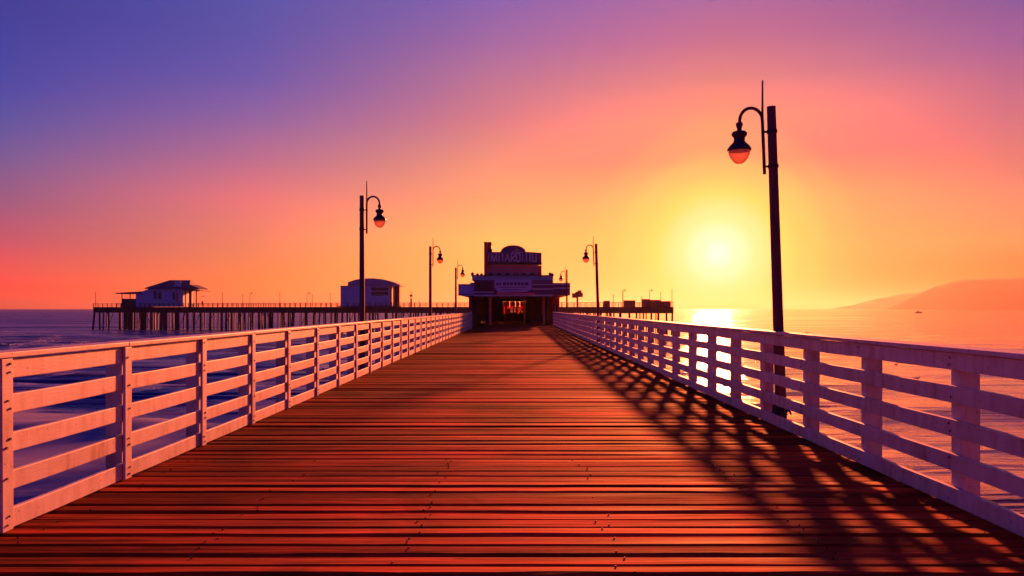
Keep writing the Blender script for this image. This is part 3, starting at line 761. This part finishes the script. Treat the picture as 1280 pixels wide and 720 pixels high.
# person at the railing of the distant pier
def person(px, label):
    p = fpw(px, .9); root = thing('person', p, label, 'person')
    V = [(0,0,.95),(0,.01,1.2),(0,.02,1.42),(0,.0,1.54),(0,-.02,1.66),(-.10,0,.9),(-.12,-.02,.5),(-.12,.02,.09),(-.13,-.14,.04),(.10,0,.9),(.13,.0,.5),(.15,.03,.09),(.16,-.13,.04),
         (-.19,.01,1.40),(-.26,-.02,1.13),(-.2,-.24,1.06),(.19,.01,1.40),(.26,-.02,1.13),(.2,-.24,1.06)]
    E = [(0,1),(1,2),(2,3),(3,4),(0,5),(5,6),(6,7),(7,8),(0,9),(9,10),(10,11),(11,12),(2,13),(13,14),(14,15),(2,16),(16,17),(17,18)]
    rad = [.16,.15,.17,.06,.10,.09,.065,.045,.04,.09,.065,.045,.04,.06,.045,.035,.06,.045,.035]
    me = bpy.data.meshes.new('body'); me.from_pydata(V, E, []); me.materials.append(M['cloth'])
    o = bpy.data.objects.new('body', me); col.objects.link(o); o.parent = root
    sk = o.modifiers.new('skin', 'SKIN')
    for i, r_ in enumerate(rad): me.skin_vertices[0].data[i].radius = (r_, r_*.8)
    me.skin_vertices[0].data[0].use_root = True
    o.modifiers.new('sub', 'SUBSURF').levels = 1
    m = MB(); m.lathe([(0,1.60),(.08,1.62),(.105,1.68),(.1,1.75),(.05,1.79),(0,1.8)], (0,.01,0), 12); m.build('hair', M['hair'], root, smooth=True)
    return root
person(250.3, 'person in dark clothes standing at the rail right of the kiosk on the distant pier')

# ------------------------------------------------------------------ gulls, boat, headland
def gull(px, py, label, size=.42, flying=False, Y=None):
    if Y is None:
        Y = 924*(EYE-SEA)/(py-386); p = at(px, py, Y); p.z = SEA - .02
    else: p = at(px, py, Y)
    root = thing('gull', p, label, 'gull', 'gulls around the pier', rz=rnd.uniform(-.3,.3))
    k = size/.42
    m = MB(); m.tube([(x*k,0,z*k) for x, z in ((-.24,.12),(-.16,.09),(-.05,.08),(.08,.09),(.15,.13),(.17,.19),(.22,.20),(.27,.19))], [r_*k for r_ in (.008,.035,.07,.075,.045,.035,.034,.008)], 10)
    m.build('body', M['gull'], root, smooth=True)
    for s_ in (-1, 1):
        m = MB()
        if flying: vs = [(.06,s_*.05,.1),(-.09,s_*.05,.09),(-.12,s_*.32,.19),(-.14,s_*.62,.12),(-.02,s_*.34,.21)]
        else: vs = [(.08,s_*.07,.12),(-.06,s_*.075,.06),(-.26,s_*.03,.12),(-.25,s_*.015,.14),(-.02,s_*.06,.15)]
        vs = [tuple(c*k for c in v) for v in vs]
        lo = [(a, b_, c-.012*k) for a, b_, c in vs]
        m.add(vs+lo, [(0,1,2,3,4),(9,8,7,6,5)] + [(i,(i+1)%5,5+(i+1)%5,5+i) for i in range(5)]); m.build('wing', M['gull'], root)
    return root
gull(1146, 474, 'gull afloat seen through the upper gap of the right railing, nearest of the gulls', .46)
gull(1120, 456, 'smaller gull afloat just left of and beyond the nearest one', .40)
gull(1008.5, 416, 'tiny gull afloat just above the right railing beside the nearest lamp post', .62)
gull(254, 371, 'gull in flight above the distant pier right of the kiosk', .5, True, 200)

def boat():
    Y = 924*(EYE-SEA)/(391.2-386); p = at(1148, 391.2, Y)
    root = thing('fishing_boat', (p.x, p.y, SEA), 'tiny dark fishing boat on the horizon below the headland', 'boat')
    m = MB(); secs = [(-5,.9,1.0),(-4.4,1.3,1.0),(0,1.6,1.1),(3.4,1.1,1.5),(5.2,.06,2.0)]
    vs = []; 
    for x, w, h in secs: vs += [(x,-w,h),(x,-w*.55,-.3),(x,w*.55,-.3),(x,w,h)]
    fs = [(0,1,2,3),(19,18,17,16)]
    for i in range(4):
        for q in range(4): fs.append((i*4+q,(i+1)*4+q,(i+1)*4+(q+1)%4,i*4+(q+1)%4))
    m.add(vs, fs); m.build('hull', M['hull'], root)
    m = MB(); m.box(-2.2,1.2,-.9,.9,1.2,2.9); m.build('cabin', M['wallv'], root, bevel=.1)
    m = MB(); m.tube([(-.6,0,2.9),(-.6,0,4.6)], .06, 6); m.build('mast', M['hull'], root)
boat()

def ridge(name, prof, Y0, depth, seed):
    """hills: skyline profile (px,py) at distance Y0, with real depth behind and slope in front"""
    xs = []; 
    px0, px1 = prof[0][0], prof[-1][0]; n = 150
    vs = []; fs = []; ny = 18
    for i in range(n+1):
        px = px0 + (px1-px0)*i/n
        for k in range(len(prof)-1):
            if prof[k][0] <= px <= prof[k+1][0]:
                t = (px-prof[k][0])/(prof[k+1][0]-prof[k][0]); t = t*t*(3-2*t); py = prof[k][1]*(1-t)+prof[k+1][1]*t; break
        h = max(0, (386-py)/924*Y0); x = (px-645)/924*Y0
        for j in range(ny+1):
            t = j/ny; u = (t-.5)*2
            hh = h*(1-abs(u)**1.7)*(1+.22*noise.noise(Vector((x*.0012, t*4, seed)))*(abs(u))) + 20*noise.noise(Vector((x*.004, t*9, seed)))*(1-abs(u))*min(1,h/60)*.35
            vs.append((x + 60*noise.noise(Vector((x*.002, t*5, seed+3))), Y0 + u*depth, SEA-6+hh+4))
    for i in range(n):
        for j in range(ny):
            a = i*(ny+1)+j; fs.append((a, a+ny+1, a+ny+2, a+1))
    m = MB(); m.add(vs, fs); o = m.build(name, M['hill'], smooth=True); return tag(o, kind='structure')
ridge('headland', [(1170,386),(1179,368),(1187,355),(1195,350.5),(1204,348.5),(1230,347.5),(1255,346),(1290,344.5),(1350,344),(1450,345),(1560,350),(1700,360),(1800,386)], 9000, 1500, 2)
ridge('low_coast', [(1070,386),(1090,379),(1110,371),(1135,366),(1165,364),(1200,362),(1300,360),(1600,360),(1900,386)], 13500, 1600, 7)

# ------------------------------------------------------------------ world: graded dusk sky
W = bpy.data.worlds.new('World'); sc.world = W; W.use_nodes = True
nt = W.node_tree; nt.nodes.clear(); L = nt.links.new
wo = nt.nodes.new('ShaderNodeOutputWorld'); bg = nt.nodes.new('ShaderNodeBackground'); L(bg.outputs[0], wo.inputs[0])
tc = N(nt, 'ShaderNodeTexCoord'); sep = N(nt, 'ShaderNodeSeparateXYZ'); L(tc.outputs['Generated'], sep.inputs[0])
az = math_n(nt, 'MULTIPLY', math_n(nt, 'ARCTAN2', sep.outputs[0], sep.outputs[1]), 180/PI)
hyp = math_n(nt, 'SQRT', math_n(nt, 'ADD', math_n(nt, 'MULTIPLY', sep.outputs[0], sep.outputs[0]), math_n(nt, 'MULTIPLY', sep.outputs[1], sep.outputs[1])))
tt = math_n(nt, 'DIVIDE', math_n(nt, 'MAXIMUM', sep.outputs[2], 0.0), math_n(nt, 'MAXIMUM', hyp, .001))
UP = [(.62, (44,46,130)), (1.0, (24,28,95))]
#COLS0
cols = {
 -180: [(0, (30, 40, 118)), (0.12, (30, 46, 140)), (0.3, (28, 48, 145)), (0.6, (24, 38, 132)), (1.0, (22, 32, 112))],
 -100: [(0, (34, 40, 118)), (0.12, (34, 48, 145)), (0.3, (32, 50, 150)), (0.6, (26, 40, 138)), (1.0, (22, 32, 112))],
 -35: (-35, [(0, (0.0, 58.6, 152.8)), (50, (0.0, 64.7, 161.7)), (100, (0.0, 69.5, 166.4)), (150, (49.2, 82.7, 164.6)), (200, (95.7, 91.6, 153.8)), (250, (137.6, 91.5, 133.9)), (300, (192.2, 85.1, 114.1)), (340, (251.8, 84.8, 86.7)), (378, (355.6, 0.0, 0.0))]),
 -19.4: (-19.4, [(0, (0.0, 79.7, 169.2)), (50, (0.0, 79.8, 171.2)), (100, (48.7, 84.1, 172.3)), (150, (106.9, 96.1, 163.0)), (200, (161.2, 105.8, 144.6)), (250, (217.8, 117.2, 124.1)), (300, (208.9, 129.3, 102.4)), (350, (201.0, 136.7, 69.2)), (380, (224.7, 146.8, 0.0))]),
 -1.5: (-1.5, [(0, (34.7, 88.0, 175.3)), (50, (79.4, 92.9, 163.9)), (100, (119.3, 103.6, 147.5)), (150, (148.3, 110.8, 134.1)), (200, (172.1, 134.9, 118.4)), (250, (190.5, 156.1, 109.8)), (300, (312.6, 188.3, 97.6)), (350, (254, 186, 88)), (380, (250, 182, 78))]),
 15.4: (15.4, [(0, (39.7, 87.2, 156.8)), (50, (78.5, 90.4, 140.9)), (100, (121.6, 112.5, 123.0)), (150, (215.9, 133.4, 110.1)), (200, (217.2, 107.0, 102.4)), (250, (232, 165, 90)), (300, (230, 168, 82)), (350, (226, 165, 74)), (380, (220, 160, 66))]),
 33.6: (33.6, [(0, (0.0, 76.6, 154.0)), (50, (77.2, 82.6, 151.8)), (100, (120.1, 93.1, 137.9)), (150, (143.4, 102.0, 128.3)), (200, (153.3, 110.6, 114.0)), (250, (161.4, 133.6, 108.2)), (300, (166.4, 143.1, 90.3)), (345, (136.6, 87.9, 24.6)), (380, (148.1, 0.0, 0.0))]),
 100: [(0, (120, 50, 64)), (0.12, (90, 50, 90)), (0.3, (58, 46, 112)), (0.6, (34, 38, 105)), (1.0, (24, 28, 92))],
 180: [(0, (30, 40, 118)), (0.12, (30, 46, 140)), (0.3, (28, 48, 145)), (0.6, (24, 38, 132)), (1.0, (22, 32, 112))],
}
#COLS1
prev = None; pk = None
for k in sorted(cols):
    c = cols[k]
    if isinstance(c, tuple):
        a, lst = c; st = sorted([((386-y)*math.cos(R(a))/924, v) for y, v in lst] + UP)
        st[0] = (0, st[0][1])
    else: st = c
    rp_ = ramp(nt, [(p, rgb(*v)) for p, v in st]); L(tt, rp_.inputs[0])
    if prev is None: prev = rp_.outputs[0]
    else:
        mr = N(nt, 'ShaderNodeMapRange'); mr.interpolation_type = 'LINEAR'
        mr.inputs[1].default_value = pk; mr.inputs[2].default_value = k; L(az, mr.inputs[0])
        prev = mix(nt, mr.outputs[0], prev, rp_.outputs[0])
    pk = k
# glow round the sun and the disc itself, both by angle from the sun
sv = Vector((math.sin(R(SUN_AZ))*math.cos(R(SUN_EL)), math.cos(R(SUN_AZ))*math.cos(R(SUN_EL)), math.sin(R(SUN_EL))))
dp = N(nt, 'ShaderNodeVectorMath', operation='DOT_PRODUCT'); nv = N(nt, 'ShaderNodeVectorMath', operation='NORMALIZE')
L(tc.outputs['Generated'], nv.inputs[0]); L(nv.outputs[0], dp.inputs[0]); dp.inputs[1].default_value = sv
dang = math_n(nt, 'MULTIPLY', math_n(nt, 'ARCCOSINE', math_n(nt, 'MINIMUM', dp.outputs['Value'], .9999999)), 180/PI)
gf = ramp(nt, [(0,g(1)), (.20,g(.97)), (.40,g(.72)), (.6,g(.38)), (.8,g(.12)), (1,g(0))], 'EASE')
L(math_n(nt, 'DIVIDE', dang, 10.5, clamp=True), gf.inputs[0])
prev = mix(nt, gf.outputs[0], prev, (1.05,.80,.13,1))
hf = ramp(nt, [(0,g(1)), (.32,g(.92)), (.62,g(.38)), (1,g(0))], 'EASE'); L(math_n(nt, 'DIVIDE', dang, 4.8, clamp=True), hf.inputs[0])
prev = mix(nt, hf.outputs[0], prev, (1.04,.95,.62,1))
cf = ramp(nt, [(0,g(1)), (.22,g(.6)), (.42,g(.12)), (.7,g(.02)), (1,g(0))], 'EASE'); L(math_n(nt, 'DIVIDE', dang, 3.0, clamp=True), cf.inputs[0])
core = mix(nt, cf.outputs[0], (0,0,0,1), (1.4,1.2,.42,1))
prev = mix(nt, 1.0, prev, core, 'ADD')
# a trace of the physical sky, for the twilight overhead
sky = N(nt, 'ShaderNodeTexSky', sky_type='NISHITA'); sky.sun_disc = False; sky.sun_elevation = R(LAMP_EL); sky.sun_rotation = R(LAMP_AZ)
sky.air_density = 2.5; sky.dust_density = 3.0; sky.ozone_density = 4.0
prev = mix(nt, 1.0, prev, mix(nt, 1.0, (.0006,.0005,.001,1), sky.outputs[0], 'MULTIPLY'), 'ADD')
L(prev, bg.inputs[0]); bg.inputs[1].default_value = .35

hm = bpy.data.materials.new('sea_haze'); hm.use_nodes = True; hn = hm.node_tree; hn.nodes.clear()
ho = hn.nodes.new('ShaderNodeOutputMaterial'); hv = hn.nodes.new('ShaderNodeVolumePrincipled'); hn.links.new(hv.outputs[0], ho.inputs['Volume'])
hv.inputs['Color'].default_value = (.60,.46,.44,1); hv.inputs['Density'].default_value = 5e-5; hv.inputs['Anisotropy'].default_value = .66
m = MB(); m.box(-61000, 61000, -61000, 61000, -11, 470); hz = tag(m.build('haze', hm), kind='stuff'); hz.data.materials[0] = hm

# ------------------------------------------------------------------ sun lamp
sl = bpy.data.lights.new('sun', 'SUN'); sl.energy = 5.0; sl.angle = R(2.1); sl.color = (1, .17, .045)
so = bpy.data.objects.new('sun', sl); col.objects.link(so)
dv = Vector((math.sin(R(LAMP_AZ))*math.cos(R(LAMP_EL)), math.cos(R(LAMP_AZ))*math.cos(R(LAMP_EL)), math.sin(R(LAMP_EL))))
so.rotation_euler = dv.to_track_quat('Z', 'Y').to_euler(); so.location = dv*60

# ------------------------------------------------------------------ camera
cd = bpy.data.cameras.new('camera'); cam = bpy.data.objects.new('camera', cd); col.objects.link(cam)
cam.location = (0, 0, EYE); cam.rotation_euler = (R(90), 0, 0)
cd.sensor_width = 36; cd.lens = 36*924/1280
cd.shift_x = -5/1280; cd.shift_y = 26/1280; cd.clip_start = .05; cd.clip_end = 120000
sc.camera = cam
sc.view_settings.view_transform = 'Standard'; sc.view_settings.look = 'None'
sc.view_settings.exposure = 1.514; sc.view_settings.gamma = 1.0; sc.view_settings.use_curve_mapping = False
sc.cycles.use_denoising = True; sc.cycles.max_bounces = 6; sc.cycles.sample_clamp_indirect = 6
